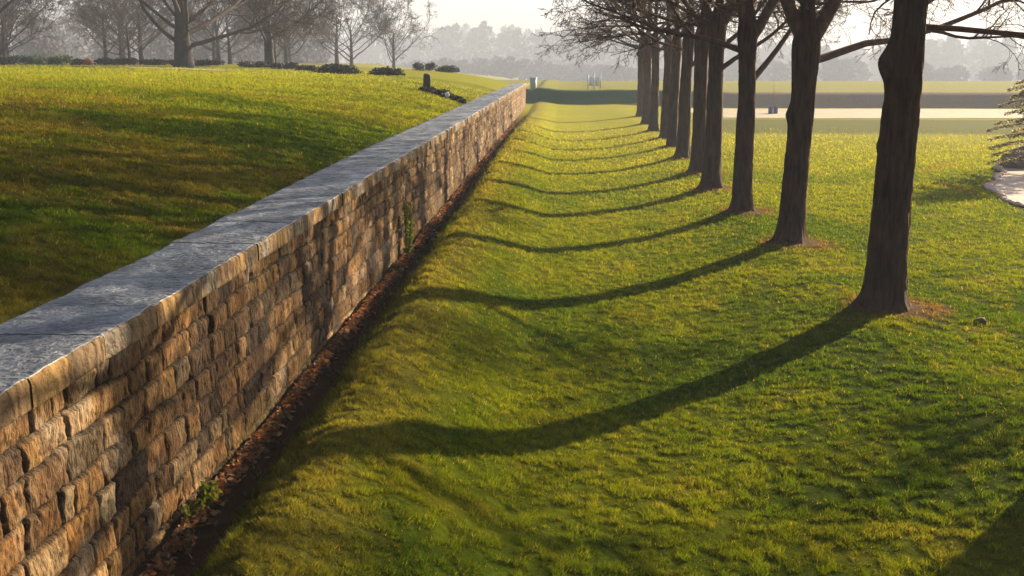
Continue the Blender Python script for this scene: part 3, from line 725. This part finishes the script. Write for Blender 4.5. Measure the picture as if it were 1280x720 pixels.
# leaf litter in the ditch
n = 10000
Y = 4.5 * np.exp(rng.random(n) * math.log(60 / 4.5)); X = -2.74 + np.abs(rng.normal(0, .075, n)) ; X += .05 * (fbm(Y * 2, Y * 0, 120, 2) - .5)
keep = X < -2.3; X, Y = X[keep], Y[keep]; n = len(X)
Z = hgt(X, Y) + .012 + .04 * rng.random(n) * sst(-2.2, -2.7, X)
V, F = leaf_tris(np.stack([X, Y, Z], -1), (.020 + .022 * rng.random(n)) * (1 + Y * .01), .55, .65)
pc = np.array([[.34, .17, .06], [.26, .13, .05], [.16, .085, .04], [.38, .23, .10], [.12, .06, .03], [.09, .05, .03]])
C = pc[rng.integers(0, 6, n)] * (.5 + .5 * rng.random((n, 1)))
o = make_mesh('leaf_litter', V, F, M['dry_leaf'], None, np.repeat(C, 4, 0), smooth=False)
tag(o, 'orange and brown dead leaves filling the ditch at the wall foot', 'leaf litter', kind='stuff')
# ivy and weeds at the wall foot
def weeds(name, y, wd, H, n, label):
    mb = MB(); L = []; ns = max(7, n // 45)
    for q in range(ns):
        hh = H * rng.uniform(.45, 1); yb = y + rng.normal(0, wd * .12); ye = yb + rng.normal(0, wd * .45); xo = rng.uniform(.03, .12)
        t = np.linspace(0, 1, 8)[:, None]
        P = np.hstack([FX + .05 + xo * (.4 + .6 * np.sin(t * 2.5)), yb + (ye - yb) * t + .02 * np.sin(t * 9 + q), .04 + hh * t])
        mb.tube(P, .0045, 4, c=(.06, .06, .02), cap=False)
        u = rng.random(n // ns) ** .8 * 7; k = np.minimum(u.astype(int), 6); f = (u - k)[:, None]
        L.append(P[k] * (1 - f) + P[k + 1] * f + rng.normal(0, .022, (len(u), 3)))
    L = np.vstack(L); V, F = leaf_tris(L, .02 + .014 * rng.random(len(L)), 0, .6)
    k = rng.random((len(L), 1)); C = np.repeat(np.array([.03, .06, .012]) * (1 - k) + np.array([.10, .11, .02]) * k, 4, 0)
    mb.add(V, None, F, C); o = mb.build(name, M['blade'], smooth=False); tag(o, label, 'plant', 'weeds growing at the wall foot')
weeds('ivy', 17.9, .50, 1.1, 900, 'green creeper climbing the wall, midway along it')
weeds('weed', 7.3, .30, .26, 220, 'yellow-green weed at the wall foot nearest the viewer')

# ------------------------------------------------------------------ grass blades
n = 2150000
d = 4.6 * np.exp(rng.random(n) * math.log(62 / 4.6))
th = R(-2.754) + (rng.random(n) * 2 - 1) * R(35)
X = d * np.sin(th); Y = d * np.cos(th)
Dm = fbm(X * 2.2, Y * 2.2, 66, 2)
keep = ((X > -2.34 - .22 * (rng.random(n))) | (X < cap_back(Y) + .05 - .05 * rng.random(n))) & (Y > 3.5)
keep &= ~((np.hypot(X - BCX, Y - BCY) < BR + .1))
gap = fbm(X * 3.5, Y * 3.5, 131, 3)
keep &= ~((X < -2.1) & (X > -3) & (gap > .5))
keep &= rng.random(n) > sst(24, 60, d)
for tx, ty in TREES:
    r = np.hypot(X - tx - .12, (Y - ty) * .85); keep &= ~(r < .36 + .5 * gap * rng.random(n))
X, Y, d = X[keep], Y[keep], d[keep]; n = len(X); gap = gap[keep]
Z = hgt(X, Y) - .008
tuft = fbm(X * 11, Y * 11, 140, 3)
ht = (.021 + .0006 * d) * (.50 + 1.35 * sst(.3, .7, tuft)) * (.7 + .6 * rng.random(n))
ht *= np.where(X > -3, 1 + .4 * sst(-1.9, -2.3, X), .95)
wd = .0009 + .00042 * d
az = rng.random(n) * 2 * pi; la = rng.random(n) * 2 * pi; ln = .25 + .85 * rng.random(n)
bx, by = np.cos(az) * wd, np.sin(az) * wd
P0 = np.stack([X - bx, Y - by, Z], -1); P1 = np.stack([X + bx, Y + by, Z], -1)
P2 = np.stack([X + np.cos(la) * ht * ln, Y + np.sin(la) * ht * ln, Z + ht], -1)
V = np.stack([P0, P1, P2], 1).reshape(-1, 3); F = np.arange(n * 3).reshape(-1, 3)
C = ground_color(X, Y, True) * 1.25 * (.62 + .7 * sst(.3, .7, tuft))[..., None] * (.72 + .6 * rng.random((n, 1)))  # shade in the gaps between tufts put into the blade colour
dry = (rng.random((n, 1)) < .035); C = np.where(dry, np.array([.26, .19, .08]) * (.6 + .6 * rng.random((n, 1))), C)
o = make_mesh('grass', V, F, M['blade'], None, np.repeat(C, 3, 0), smooth=False)
tag(o, 'short green lawn grass with dry blades on both sides of the wall', 'grass', kind='stuff')
